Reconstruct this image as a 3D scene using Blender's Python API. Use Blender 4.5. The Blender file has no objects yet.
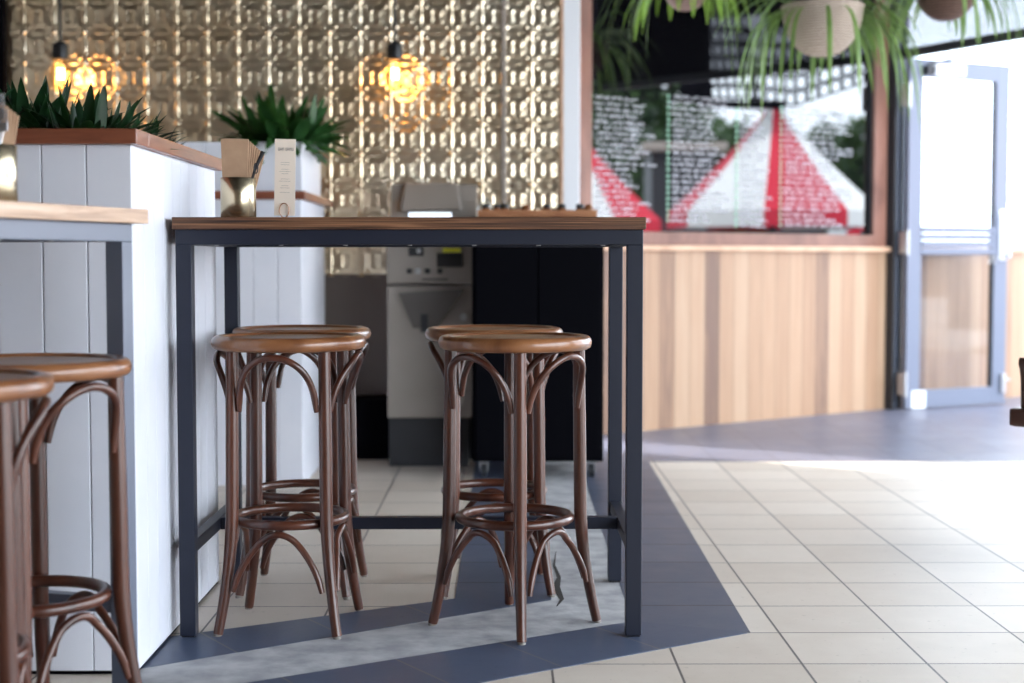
import bpy, bmesh, math, random
from mathutils import Vector, Matrix
random.seed(7)
PI = math.pi
scn = bpy.context.scene
COL = scn.collection
F = 1500.0; H = 0.96

# ------------------------------------------------------------------ camera
PITCH = math.atan(81.5/F); YAW = math.atan(7/F)
cam_d = bpy.data.cameras.new('camera'); cam = bpy.data.objects.new('camera', cam_d); COL.objects.link(cam)
cam.location = (0, 0, H); cam.rotation_euler = (PI/2-PITCH, 0, -YAW)
cam_d.sensor_width = 36; cam_d.lens = 36*F/1024; cam_d.clip_start = .05; cam_d.clip_end = 300
cam_d.dof.use_dof = True; cam_d.dof.focus_distance = 3.85; cam_d.dof.aperture_fstop = 2.2
scn.camera = cam
CR = Matrix.Rotation(-YAW, 3, 'Z') @ Matrix.Rotation(PI/2-PITCH, 3, 'X')
def ray(px, py): return CR @ Vector(((px-512)/F, -(py-341.5)/F, -1))
def atY(px, py, Y):
    r = ray(px, py); return Vector((0, 0, H)) + r*(Y/r.y)
def ground(px, py):
    r = ray(px, py); return Vector((0, 0, H)) + r*(-H/r.z)

# ------------------------------------------------------------------ materials
def mat(name, col, rough=.5, metal=0, **kw):
    m = bpy.data.materials.new(name); m.use_nodes = True
    b = m.node_tree.nodes['Principled BSDF']
    b.inputs['Base Color'].default_value = (*col, 1); b.inputs['Roughness'].default_value = rough
    b.inputs['Metallic'].default_value = metal
    for k, v in kw.items(): b.inputs[k.replace('_', ' ')].default_value = v
    return m
def nd(m, t, **kw):
    n = m.node_tree.nodes.new(t)
    for k, v in kw.items(): setattr(n, k, v)
    return n
def lk(m, a, b): m.node_tree.links.new(a, b)
def bsdf(m): return m.node_tree.nodes['Principled BSDF']
def ramp(m, stops):
    r = nd(m, 'ShaderNodeValToRGB'); e = r.color_ramp.elements
    while len(e) < len(stops): e.new(.5)
    for i, (p, c) in enumerate(stops): e[i].position = p; e[i].color = (*c, 1)
    return r
def coords(m, scale=(1,1,1), rot=(0,0,0), loc=(0,0,0)):
    t = nd(m, 'ShaderNodeTexCoord'); mp = nd(m, 'ShaderNodeMapping')
    mp.inputs['Scale'].default_value = scale; mp.inputs['Rotation'].default_value = rot; mp.inputs['Location'].default_value = loc
    lk(m, t.outputs['Object'], mp.inputs['Vector']); return mp.outputs['Vector']
def wood(name, c1, c2, scale, rough=.4, bump=.05, c3=None, coat=0):
    m = mat(name, c1, rough); v = coords(m, scale)
    n = nd(m, 'ShaderNodeTexNoise'); n.inputs['Scale'].default_value = 1; n.inputs['Detail'].default_value = 6; n.inputs['Distortion'].default_value = .6
    lk(m, v, n.inputs['Vector'])
    st = [(.32, c1), (.62, c2)] if c3 is None else [(.3, c1), (.5, c2), (.68, c3)]
    r = ramp(m, st); lk(m, n.outputs['Fac'], r.inputs['Fac']); lk(m, r.outputs['Color'], bsdf(m).inputs['Base Color'])
    b = nd(m, 'ShaderNodeBump'); b.inputs['Strength'].default_value = bump; b.inputs['Distance'].default_value = .01
    lk(m, n.outputs['Fac'], b.inputs['Height']); lk(m, b.outputs['Normal'], bsdf(m).inputs['Normal'])
    bsdf(m).inputs['Coat Weight'].default_value = coat; bsdf(m).inputs['Coat Roughness'].default_value = .15
    return m
def noisy(name, c1, c2, scale, rough=.5, bump=0, metal=0):
    m = mat(name, c1, rough, metal); v = coords(m)
    n = nd(m, 'ShaderNodeTexNoise'); n.inputs['Scale'].default_value = scale; n.inputs['Detail'].default_value = 5
    lk(m, v, n.inputs['Vector'])
    r = ramp(m, [(.35, c1), (.65, c2)]); lk(m, n.outputs['Fac'], r.inputs['Fac']); lk(m, r.outputs['Color'], bsdf(m).inputs['Base Color'])
    if bump:
        b = nd(m, 'ShaderNodeBump'); b.inputs['Strength'].default_value = bump; b.inputs['Distance'].default_value = .01
        lk(m, n.outputs['Fac'], b.inputs['Height']); lk(m, b.outputs['Normal'], bsdf(m).inputs['Normal'])
    return m

M = {}
M['leg'] = wood('stool_wood', (.042,.011,.006), (.10,.030,.015), (14,14,2.2), .3, .03, coat=.3)
M['seat'] = wood('seat_wood', (.17,.060,.022), (.30,.125,.05), (5,16,5), .3, .03, coat=.4)
M['seatp'] = wood('seat_panel_wood', (.17,.075,.034), (.27,.13,.06), (6,30,6), .38, .08, coat=.2)
M['steel'] = mat('navy_powder_steel', (.007,.010,.024), .45)
M['table'] = wood('tabletop_wood', (.025,.009,.004), (.12,.048,.02), (3,60,210), .5, .3, (.28,.13,.06))
M['table2'] = wood('pale_tabletop_wood', (.32,.19,.12), (.5,.33,.22), (4,40,60), .45, .2, (.62,.45,.33))
M['steel2'] = mat('grey_steel', (.11,.125,.17), .35)
M['white'] = noisy('white_paint_boards', (.70,.715,.79), (.77,.775,.84), 3, .5)
M['cap'] = wood('cap_wood', (.16,.045,.022), (.27,.085,.042), (4,4,30), .35, .06, coat=.2)
M['black'] = mat('black_laminate', (.0015,.0015,.003), .7, Specular_IOR_Level=.04)
M['blackplastic'] = mat('black_plastic', (.01,.01,.012), .35)
M['grey'] = noisy('kiosk_grey', (.27,.235,.205), (.30,.26,.23), 4, .4)
M['greyd'] = mat('kiosk_dark_grey', (.014,.015,.019), .5)
M['silver'] = mat('silver_plastic', (.45,.45,.47), .3, .6)
M['alu'] = mat('door_aluminium', (.16,.18,.24), .4, .2)
M['alud'] = mat('dark_gasket', (.02,.022,.028), .5)
M['framewood'] = wood('window_frame_wood', (.16,.072,.052), (.25,.118,.085), (8,8,3), .4, .05)
M['ledge'] = wood('ledge_wood', (.5,.30,.19), (.66,.42,.28), (6,6,14), .4, .05)
M['soil'] = noisy('soil', (.02,.013,.01), (.05,.035,.025), 40, .9, .5)
M['brass'] = mat('brushed_brass', (.62,.52,.36), .22, 1)
M['kraft'] = noisy('kraft_paper', (.42,.26,.16), (.5,.32,.2), 20, .8)
M['card'] = mat('cream_card', (.93,.80,.68), .7)
M['ink'] = mat('grey_ink', (.3,.25,.22), .7)
M['ring'] = mat('copper_wire', (.5,.25,.14), .3, .9)
M['chalk'] = mat('white_chalk_ink', (.55,.55,.6), .7)
M['green_ink'] = mat('green_chalk_ink', (.35,.62,.45), .7)
M['basket'] = None
M['postwhite'] = mat('post_white', (.78,.8,.85), .45)
M['steelc'] = mat('cutlery_steel', (.6,.6,.62), .2, 1)
M['rubber'] = mat('pale_glide', (.22,.2,.18), .6)
M['ceil'] = mat('dark_ceiling', (.018,.018,.02), .8)
M['plaster'] = noisy('left_plaster', (.45,.42,.38), (.5,.47,.43), 2, .8)
M['umbred'] = mat('red_canvas', (.55,.015,.04), .8); M['umbwhite'] = mat('white_canvas', (.7,.7,.69), .8)
M['bark'] = noisy('bark', (.06,.04,.03), (.11,.08,.06), 8, .9)
M['pavement'] = noisy('pavement', (.3,.3,.31), (.38,.38,.38), 2, .85)

def leafmat(name, c1, c2, sc=9, rough=.38, trans=.25):
    m = noisy(name, c1, c2, sc, rough)
    b = bsdf(m); out = m.node_tree.nodes['Material Output']
    t = nd(m, 'ShaderNodeBsdfTranslucent'); mx = nd(m, 'ShaderNodeMixShader'); mx.inputs[0].default_value = trans
    t.inputs['Color'].default_value = (c2[0]*1.6, c2[1]*1.7, c2[2], 1)
    lk(m, b.outputs[0], mx.inputs[1]); lk(m, t.outputs[0], mx.inputs[2]); lk(m, mx.outputs[0], out.inputs['Surface'])
    return m
M['leaf'] = leafmat('broad_leaf', (.014,.055,.018), (.055,.15,.05), 12, .25)
M['leaf2'] = leafmat('dark_broad_leaf', (.006,.026,.012), (.02,.062,.024), 9, .3)
M['fern'] = leafmat('fern_leaf', (.10,.22,.025), (.26,.42,.06), 14, .5, .25)
M['spider'] = leafmat('spider_leaf', (.07,.15,.04), (.2,.31,.10), 10, .4, .25)
M['treeleaf'] = leafmat('tree_leaf', (.03,.07,.03), (.08,.13,.06), 2, .6, .3)

def basketmat(name, c1, c2):
    m = mat(name, c1, .8); v = coords(m)
    w = nd(m, 'ShaderNodeTexWave', bands_direction='Z'); w.inputs['Scale'].default_value = 26; w.inputs['Distortion'].default_value = 2.5; w.inputs['Detail'].default_value = 3; w.inputs['Detail Scale'].default_value = 2
    lk(m, v, w.inputs['Vector']); r = ramp(m, [(.1, c1), (.8, c2)]); lk(m, w.outputs['Fac'], r.inputs['Fac']); lk(m, r.outputs['Color'], bsdf(m).inputs['Base Color'])
    b = nd(m, 'ShaderNodeBump'); b.inputs['Strength'].default_value = .6; b.inputs['Distance'].default_value = .01
    lk(m, w.outputs['Fac'], b.inputs['Height']); lk(m, b.outputs['Normal'], bsdf(m).inputs['Normal']); return m
M['basket'] = basketmat('pale_woven_basket', (.30,.23,.19), (.55,.46,.39))
M['coir'] = basketmat('brown_coir', (.05,.025,.018), (.14,.075,.055))
M['clay'] = basketmat('mauve_basket', (.18,.11,.1), (.3,.2,.18))

# tiles : object space == world space for the floor
def tilemat(name, c1, c2, grout, pitch, x0, y0, rot=0, rough=.3, w=.006, rows=True, cols=True):
    m = mat(name, c1, rough)
    t = nd(m, 'ShaderNodeTexCoord'); sp = nd(m, 'ShaderNodeSeparateXYZ')
    if rot:
        mp = nd(m, 'ShaderNodeMapping'); mp.inputs['Rotation'].default_value = (0,0,-rot); lk(m, t.outputs['Object'], mp.inputs['Vector']); lk(m, mp.outputs['Vector'], sp.inputs[0])
    else: lk(m, t.outputs['Object'], sp.inputs[0])
    def mth(op, a, b=None):
        n = nd(m, 'ShaderNodeMath', operation=op)
        for i, q in enumerate((a, b)):
            if q is None: continue
            if isinstance(q, (int, float)): n.inputs[i].default_value = q
            else: lk(m, q, n.inputs[i])
        return n.outputs[0]
    def axis(o, off):
        a = mth('DIVIDE', mth('SUBTRACT', o, off), pitch); fr = mth('FRACT', a); fl = mth('FLOOR', a)
        d = mth('MINIMUM', fr, mth('SUBTRACT', 1.0, fr))
        return mth('LESS_THAN', d, w/2/pitch), fl
    lx, ix = axis(sp.outputs[0], x0); ly, iy = axis(sp.outputs[1], y0)
    g = (mth('MAXIMUM', lx, ly) if cols else ly) if rows else lx
    cb = nd(m, 'ShaderNodeCombineXYZ')
    if cols: lk(m, ix, cb.inputs[0])
    if rows: lk(m, iy, cb.inputs[1])
    wn = nd(m, 'ShaderNodeTexWhiteNoise', noise_dimensions='3D'); lk(m, cb.outputs[0], wn.inputs['Vector'])
    no = nd(m, 'ShaderNodeTexNoise'); no.inputs['Scale'].default_value = 7; no.inputs['Detail'].default_value = 8; no.inputs['Roughness'].default_value = .65
    lk(m, t.outputs['Object'], no.inputs['Vector'])
    f = mth('ADD', mth('MULTIPLY', wn.outputs['Value'], .35), mth('MULTIPLY', no.outputs['Fac'], .8))
    r = ramp(m, [(.3, c1), (.85, c2)]); lk(m, f, r.inputs['Fac'])
    # small pits / specks
    vo = nd(m, 'ShaderNodeTexNoise'); vo.inputs['Scale'].default_value = 60; vo.inputs['Detail'].default_value = 3; lk(m, t.outputs['Object'], vo.inputs['Vector'])
    pit = mth('GREATER_THAN', vo.outputs['Fac'], .69)
    mx0 = nd(m, 'ShaderNodeMixRGB'); lk(m, mth('MULTIPLY', pit, .35), mx0.inputs[0]); lk(m, r.outputs['Color'], mx0.inputs[1]); mx0.inputs[2].default_value = (*[c*.45 for c in c1], 1)
    mx = nd(m, 'ShaderNodeMixRGB'); lk(m, g, mx.inputs[0]); lk(m, mx0.outputs[0], mx.inputs[1]); mx.inputs[2].default_value = (*grout, 1)
    lk(m, mx.outputs[0], bsdf(m).inputs['Base Color'])
    b = nd(m, 'ShaderNodeBump'); b.inputs['Strength'].default_value = .35; b.inputs['Distance'].default_value = .003
    lk(m, mth('SUBTRACT', mth('MULTIPLY', no.outputs['Fac'], .5), mth('MULTIPLY', g, 1.0)), b.inputs['Height']); lk(m, b.outputs['Normal'], bsdf(m).inputs['Normal'])
    lk(m, mth('ADD', mth('MULTIPLY', no.outputs['Fac'], .25), rough-.1), bsdf(m).inputs['Roughness'])
    return m
TX, TY, TP = .707, 3.573-.052, .2985
M['tile'] = tilemat('cream_tile', (.53,.455,.385), (.65,.58,.51), (.10,.085,.08), TP, TX, TY, 0, .42)
M['tiled'] = tilemat('slate_tile', (.055,.068,.11), (.09,.108,.16), (.010,.011,.016), TP, TX+.08, TY, 0, .38, .009, cols=False)
M['tiles'] = tilemat('grey_tile', (.10,.105,.15), (.15,.155,.21), (.06,.06,.07), TP, TX, TY, 0, .36)
BAND = math.atan(.65)
M['tileb'] = tilemat('slate_band_tile', (.045,.062,.11), (.08,.10,.16), (.14,.13,.125), .295, 1.72, 0, BAND, .38, .005, rows=False)
mc = noisy('worn_concrete', (.29,.29,.31), (.45,.45,.46), 13, .75, .5); M['concrete'] = mc

# horizontal cladding with random vertical boards (object space along x)
def boards(name, stops, pitch, rough=.45):
    m = mat(name, (.5,.4,.3), rough); t = nd(m, 'ShaderNodeTexCoord'); sp = nd(m, 'ShaderNodeSeparateXYZ'); lk(m, t.outputs['Object'], sp.inputs[0])
    def mth(op, a, b=None):
        n = nd(m, 'ShaderNodeMath', operation=op)
        for i, q in enumerate((a, b)):
            if q is None: continue
            if isinstance(q, (int, float)): n.inputs[i].default_value = q
            else: lk(m, q, n.inputs[i])
        return n.outputs[0]
    a = mth('DIVIDE', sp.outputs[0], pitch); fl = mth('FLOOR', a); fr = mth('FRACT', a)
    wn = nd(m, 'ShaderNodeTexWhiteNoise', noise_dimensions='1D'); lk(m, fl, wn.inputs['W'])
    mp = nd(m, 'ShaderNodeMapping'); mp.inputs['Scale'].default_value = (34, 34, 2.2); lk(m, t.outputs['Object'], mp.inputs['Vector'])
    no = nd(m, 'ShaderNodeTexNoise', noise_dimensions='4D'); no.inputs['Scale'].default_value = 1; no.inputs['Detail'].default_value = 5; no.inputs['Distortion'].default_value = .8
    lk(m, mp.outputs[0], no.inputs['Vector']); lk(m, mth('MULTIPLY', wn.outputs['Value'], 20), no.inputs['W'])
    f = mth('ADD', mth('MULTIPLY', mth('POWER', wn.outputs['Value'], .8), .52), mth('MULTIPLY', no.outputs['Fac'], .42))
    r = ramp(m, stops); lk(m, f, r.inputs['Fac'])
    g = mth('LESS_THAN', mth('MINIMUM', fr, mth('SUBTRACT', 1.0, fr)), .018)
    mx = nd(m, 'ShaderNodeMixRGB'); lk(m, mth('MULTIPLY', g, .7), mx.inputs[0]); lk(m, r.outputs['Color'], mx.inputs[1]); mx.inputs[2].default_value = (.12,.07,.04,1)
    lk(m, mx.outputs[0], bsdf(m).inputs['Base Color'])
    return m
M['clad'] = boards('cladding_boards', [(.22, (.17,.095,.065)), (.40, (.32,.185,.11)), (.58, (.40,.245,.15)), (.85, (.46,.32,.215))], .118)

def glassmat(name, fac, tint=(.008,.009,.012)):
    m = bpy.data.materials.new(name); m.use_nodes = True; nt = m.node_tree; nt.nodes.clear()
    o = nd(m, 'ShaderNodeOutputMaterial'); mx = nd(m, 'ShaderNodeMixShader'); g = nd(m, 'ShaderNodeBsdfGlossy'); d = nd(m, 'ShaderNodeBsdfDiffuse')
    g.inputs['Roughness'].default_value = .0; g.inputs['Color'].default_value = (.95,.97,1,1); d.inputs['Color'].default_value = (*tint, 1)
    mx.inputs[0].default_value = fac; lk(m, d.outputs[0], mx.inputs[1]); lk(m, g.outputs[0], mx.inputs[2]); lk(m, mx.outputs[0], o.inputs[0]); return m
M['mirrorglass'] = glassmat('dark_reflective_glass', .17, (.003,.003,.004))
def clearglass(name, col=(.93,.95,.97)):
    m = bpy.data.materials.new(name); m.use_nodes = True; nt = m.node_tree; nt.nodes.clear()
    o = nd(m, 'ShaderNodeOutputMaterial'); mx = nd(m, 'ShaderNodeMixShader'); g = nd(m, 'ShaderNodeBsdfGlossy'); d = nd(m, 'ShaderNodeBsdfTransparent'); lw = nd(m, 'ShaderNodeLayerWeight'); lw.inputs[0].default_value = .5
    pw = nd(m, 'ShaderNodeMath', operation='POWER'); pw.inputs[1].default_value = 4; fr = nd(m, 'ShaderNodeMath', operation='MULTIPLY_ADD'); fr.inputs[1].default_value = .6; fr.inputs[2].default_value = .04
    lk(m, lw.outputs['Facing'], pw.inputs[0]); lk(m, pw.outputs[0], fr.inputs[0])
    g.inputs['Roughness'].default_value = .02; d.inputs['Color'].default_value = (*col, 1)
    lk(m, fr.outputs[0], mx.inputs[0]); lk(m, d.outputs[0], mx.inputs[1]); lk(m, g.outputs[0], mx.inputs[2]); lk(m, mx.outputs[0], o.inputs[0]); return m
M['glass'] = clearglass('clear_glass'); M['bulb'] = clearglass('amber_bulb_glass', (1,.86,.62))
def emis(name, c, s):
    m = bpy.data.materials.new(name); m.use_nodes = True; nt = m.node_tree; nt.nodes.clear()
    o = nd(m, 'ShaderNodeOutputMaterial'); e = nd(m, 'ShaderNodeEmission'); e.inputs[0].default_value = (*c, 1); e.inputs[1].default_value = s; lk(m, e.outputs[0], o.inputs[0]); return m
M['filament'] = emis('filament', (1,.62,.25), 28)
M['screen'] = emis('lit_screen', (.75,.85,1), 1.6)
M['yellow'] = mat('yellow_plastic', (.75,.72,.05), .4)
M['tin'] = mat('pressed_tin', (.66,.56,.40), .30, 1)
mt = M['tin']; v = coords(mt); n_ = nd(mt, 'ShaderNodeTexNoise'); n_.inputs['Scale'].default_value = 1.6; n_.inputs['Detail'].default_value = 4
lk(mt, v, n_.inputs['Vector']); r_ = ramp(mt, [(.3, (.76,.56,.34)), (.7, (.85,.76,.60))]); lk(mt, n_.outputs['Fac'], r_.inputs['Fac']); lk(mt, r_.outputs['Color'], bsdf(mt).inputs['Base Color'])
M['dado'] = noisy('brown_grey_dado', (.17,.14,.13), (.2,.165,.15), 2, .6)

# ------------------------------------------------------------------ mesh helpers
def box(bm, x0, x1, y0, y1, z0, z1, bev=0, mtx=None):
    vs = [bm.verts.new((x, y, z)) for z in (z0, z1) for y in (y0, y1) for x in (x0, x1)]
    fs = [(0,2,3,1), (4,5,7,6), (0,1,5,4), (2,6,7,3), (0,4,6,2), (1,3,7,5)]
    f = [bm.faces.new([vs[i] for i in q]) for q in fs]
    if bev:
        es = list({e for q in f for e in q.edges})
        r = bmesh.ops.bevel(bm, geom=es, offset=bev, segments=2, profile=.6, affect='EDGES')
        vs = list({v for q in r['faces'] for v in q.verts} | {v for v in vs if v.is_valid})
    if mtx: bmesh.ops.transform(bm, matrix=mtx, verts=[v for v in vs if v.is_valid])
def obox(bm, c, ux, uy, uz, sx, sy, sz, bev=0):
    m = Matrix((( *ux, 0), (*uy, 0), (*uz, 0), (0,0,0,1))).transposed(); m.translation = Vector(c)
    box(bm, -sx/2, sx/2, -sy/2, sy/2, -sz/2, sz/2, bev, m)
def tube(bm, pts, rad, seg=12, closed=False, sx=1.0):
    pts = [Vector(p) for p in pts]; n = len(pts)
    rad = rad if isinstance(rad, (list, tuple)) else [rad]*n
    rings = []; up = None
    for i in range(n):
        if closed: t = (pts[(i+1) % n]-pts[i-1]).normalized()
        else: t = (pts[min(i+1, n-1)]-pts[max(i-1, 0)]).normalized()
        if up is None:
            up = Vector((0,0,1)) if abs(t.z) < .9 else Vector((1,0,0))
        a = t.cross(up)
        if a.length < 1e-5: a = t.orthogonal()
        a.normalize(); b = a.cross(t).normalized(); up = b
        rings.append([bm.verts.new(pts[i] + (a*math.cos(2*PI*k/seg)*sx + b*math.sin(2*PI*k/seg))*rad[i]) for k in range(seg)])
    for i in range(n if closed else n-1):
        r0, r1 = rings[i], rings[(i+1) % n]
        for k in range(seg): bm.faces.new((r0[k], r0[(k+1) % seg], r1[(k+1) % seg], r1[k]))
    if not closed:
        bm.faces.new(list(reversed(rings[0]))); bm.faces.new(rings[-1])
def lathe(bm, prof, seg=40, c=(0,0,0), cap=True, scale=(1,1)):
    rings = []
    for r, z in prof:
        if r < 1e-6: rings.append([bm.verts.new((c[0], c[1], c[2]+z))])
        else: rings.append([bm.verts.new((c[0]+r*scale[0]*math.cos(2*PI*k/seg), c[1]+r*scale[1]*math.sin(2*PI*k/seg), c[2]+z)) for k in range(seg)])
    for a, b in zip(rings, rings[1:]):
        for k in range(seg):
            k2 = (k+1) % seg
            if len(a) == 1 and len(b) == 1: continue
            if len(a) == 1: bm.faces.new((a[0], b[k2], b[k]))
            elif len(b) == 1: bm.faces.new((a[k], a[k2], b[0]))
            else: bm.faces.new((a[k], a[k2], b[k2], b[k]))
def prism(bm, poly, z0, z1):
    a = [bm.verts.new((x, y, z0)) for x, y in poly]; b = [bm.verts.new((x, y, z1)) for x, y in poly]
    n = len(poly); bm.faces.new(list(reversed(a))); bm.faces.new(b)
    for i in range(n): bm.faces.new((a[i], a[(i+1) % n], b[(i+1) % n], b[i]))
def obj(name, bm, m, parent=None, smooth=False, recalc=True):
    if recalc: bmesh.ops.recalc_face_normals(bm, faces=bm.faces)
    me = bpy.data.meshes.new(name); bm.to_mesh(me); bm.free()
    me.materials.append(m if not isinstance(m, str) else M[m])
    if smooth:
        for p in me.polygons: p.use_smooth = True
        me.set_sharp_from_angle(angle=math.radians(50))
    o = bpy.data.objects.new(name, me); COL.objects.link(o)
    if parent: o.parent = parent
    return o
def thing(name, label, cat, loc=(0,0,0), rz=0, group=None):
    o = bpy.data.objects.new(name, None); COL.objects.link(o); o.empty_display_size = .1
    o.location = loc; o.rotation_euler = (0,0,rz); o['label'] = label; o['category'] = cat
    if group: o['group'] = group
    return o
def tag(o, label, cat, group=None):
    o['label'] = label; o['category'] = cat
    if group: o['group'] = group
    return o
def struct(name, bm, m, parent=None, smooth=False):
    o = obj(name, bm, m, parent, smooth)
    if not parent: o['kind'] = 'structure'
    return o
def sempty(name, loc=(0,0,0), rz=0):
    o = bpy.data.objects.new(name, None); COL.objects.link(o); o.location = loc; o.rotation_euler = (0,0,rz); o['kind'] = 'structure'; return o
def dup(root, loc, rz, label, group=None):
    r = root.copy(); COL.objects.link(r); r.location = loc; r.rotation_euler = (0,0,rz); r['label'] = label
    if group: r['group'] = group
    for ch in list(root.children):
        c = ch.copy(); COL.objects.link(c); c.parent = r
        for g in list(ch.children):
            d = g.copy(); COL.objects.link(d); d.parent = c
    return r
B = bmesh.new

# ------------------------------------------------------------------ setting: window wall frame
W0 = Vector((.775, 8.37)); WA = math.atan2(1.24, 1.67); WD = Vector((math.cos(WA), math.sin(WA))); WN = Vector((WD.y, -WD.x))  # towards the room
BY = 7.38                                            # tin wall
# header over the folding-door opening, square to the window wall
HP0 = W0 + WD*2.14
hd = (Vector((3.03, 8.66)) - HP0).normalized()
HP1 = HP0 + hd*2.5

# floor
bm = B(); vs = [bm.verts.new(p) for p in [(-3.3,-5,0), (9.5,-5,0), (9.5,14,0), (-3.3,14,0)]]; bm.faces.new(vs)
struct('floor', bm, 'tile')
def patch(name, pts, z, m):
    bm = B(); prism(bm, pts, -.01, z); return struct(name, bm, m)
L1 = lambda x: 4.293+.6*x
L2 = lambda x: 4.095+.718*x
L3 = lambda x: 3.7265+.624*x
L4 = lambda x: 3.399+.665*x
XL = -.86
e = .002
patch('floor_slate_front_band', [(XL-.8, L4(XL-.8)), (.632, L4(.632)), (.338, L3(.338)), (XL-.8, L3(XL-.8))], e, 'tileb')
patch('floor_slate_side_band', [(.338, L3(.338)), (.632, L4(.632)), (.685, 7.11), (.35, 7.11)], e, 'tiled')
patch('floor_concrete_strip', [(XL, L3(XL)), (.338, L3(.338)), (.35, 7.11), (.18, 7.11), (.13, L2(.13)), (XL, L2(XL))], e*.7, 'concrete')
patch('floor_inner_band', [(XL, L2(XL)), (.13, L2(.13)), (-.142, L1(-.142)), (XL, L1(XL))], e, 'tileb')
patch('floor_inner_side_band', [(-.142, L1(-.142)), (.13, L2(.13)), (.18, 7.11), (-.14, 7.11)], e, 'tiled')
patch('floor_slate_back_band', [(.35, 7.11), (9, 7.11), (9, 13.5), (.35, 13.5)], e, 'tiles')

# jagged crack in the concrete strip
bm = B(); cp = [ground(x, y) for x, y in ((556,552), (554,566), (559,578), (556,588), (562,600), (557,607))]; wds = [.001,.004,.006,.012,.006,.002]
lft = [(p.x-w_, p.y) for p, w_ in zip(cp, wds)]; rgt = [(p.x+w_, p.y+.006) for p, w_ in zip(cp, wds)]
prism(bm, lft+rgt[::-1], 0, .0022); struct('floor_crack', bm, mat('crack_dirt', (.022,.018,.016), .95))
# tin wall : relief mesh
def tin(name, x0, x1, z0, z1, pitch, offx, offz, y):
    N = 22; step = pitch/N; nx = int(round((x1-x0)/step)); nz = int(round((z1-z0)/step)); amp = .0080
    def h(u, v):
        u = u-math.floor(u)-.5; v = v-math.floor(v)-.5; au, av = abs(u), abs(v); r = math.hypot(u, v); rc = math.hypot(.5-au, .5-av)
        g = lambda d, s: math.exp(-(d/s)**2)
        q = .95*g(.5-au, .035) + .55*g(.5-av, .03)
        q += .35*g(r-.27, .06) + .14*math.cos(4*PI*u)*math.cos(4*PI*v)
        q += .85*g(math.hypot(.335-au, .335-av), .075)
        q += .7*g(rc, .07)
        q += .75*g(au-.15, .04)*(1 if av < .13 else math.exp(-((av-.13)/.05)**2))
        q += .45*g(av-.22, .03)*(1 if au < .12 else math.exp(-((au-.12)/.05)**2))
        return q*amp
    tbl = {}
    verts = []; 
    for j in range(nz+1):
        for i in range(nx+1):
            k = ((i+offx) % N, (j+offz) % N)
            if k not in tbl: tbl[k] = h(k[0]/N, k[1]/N)
            verts.append((x0+i*step, y-tbl[k], z0+j*step))
    faces = [(j*(nx+1)+i, j*(nx+1)+i+1, (j+1)*(nx+1)+i+1, (j+1)*(nx+1)+i) for j in range(nz) for i in range(nx)]
    me = bpy.data.meshes.new(name); me.from_pydata(verts, [], faces); me.materials.append(M['tin'])
    for p in me.polygons: p.use_smooth = True
    return me
wb = sempty('wall_back', (0, BY, 0))
XT = -.005
def addmesh(name, me, parent):
    o = bpy.data.objects.new(name, me); COL.objects.link(o); o.parent = parent; return o
addmesh('pressed_tin_panel', tin('pressed_tin_panel', -2.45, XT-.012, .88, 2.42, .1485, 6, 0, 0), wb)
addmesh('pressed_tin_panel', tin('pressed_tin_panel', XT+.012, .28, .88, 2.42, .1485, 4, 0, 0), wb)
bm = B(); box(bm, -3.3, .30, .012, .14, 0, 3.0); box(bm, -3.3, -2.45, 0, .012, 0, 3.0); box(bm, -2.45, .28, 0, .012, 2.42, 3.0)
obj('wall_panel', bm, 'plaster', wb)
bm = B(); box(bm, -2.45, .29, -.004, .012, .3, .89); obj('dado_panel', bm, 'dado', wb)
bm = B(); box(bm, XT-.012, XT+.012, -.02, .012, .88, 3.0, .004); obj('cover_strip', bm, 'greyjoin' if 'greyjoin' in M else 'grey', wb)
bm = B(); box(bm, -2.45, .29, -.20, 0, 0, .295, .01); struct('trim_1', bm, 'black').location = (0, BY, 0)
# slim black post at far left, white post at right end
bm = B(); box(bm, -2.75, -2.42, BY-.06, BY, 0, 3.0, .005); struct('trim_2', bm, 'black')
bm = B(); box(bm, .283, .365, BY-.03, BY+.25, 0, 3.0, .006); struct('trim_3', bm, 'postwhite')
bm = B(); box(bm, .27, .284, BY-.03, BY, .88, 3.0, .003); struct('trim_4', bm, 'ledge')
bm = B(); box(bm, -3.4, -3.3, -2, BY+.1, 0, 3.0); struct('wall_left', bm, 'plaster')
bm = B(); box(bm, -3.4, 3.0, -2.1, -2, 0, 3.0); struct('wall_front_blocker', bm, noisy('dark_blocker_plaster', (.16,.14,.125), (.2,.17,.155), 2, .8))  # unseen wall added behind the camera, dark to cut light on front faces
# unseen ceiling, right edge shaped to set how much sky light enters
bm = B()
prism(bm, [(3.8,6.9), (3.8,-2), (-3.3,-2), (-3.3, BY+.1), (.35, 8.3), tuple(HP0+WN*-.1), tuple(HP0), tuple(HP1)], 3.0, 3.1)
struct('ceiling', bm, 'ceil')

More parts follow.
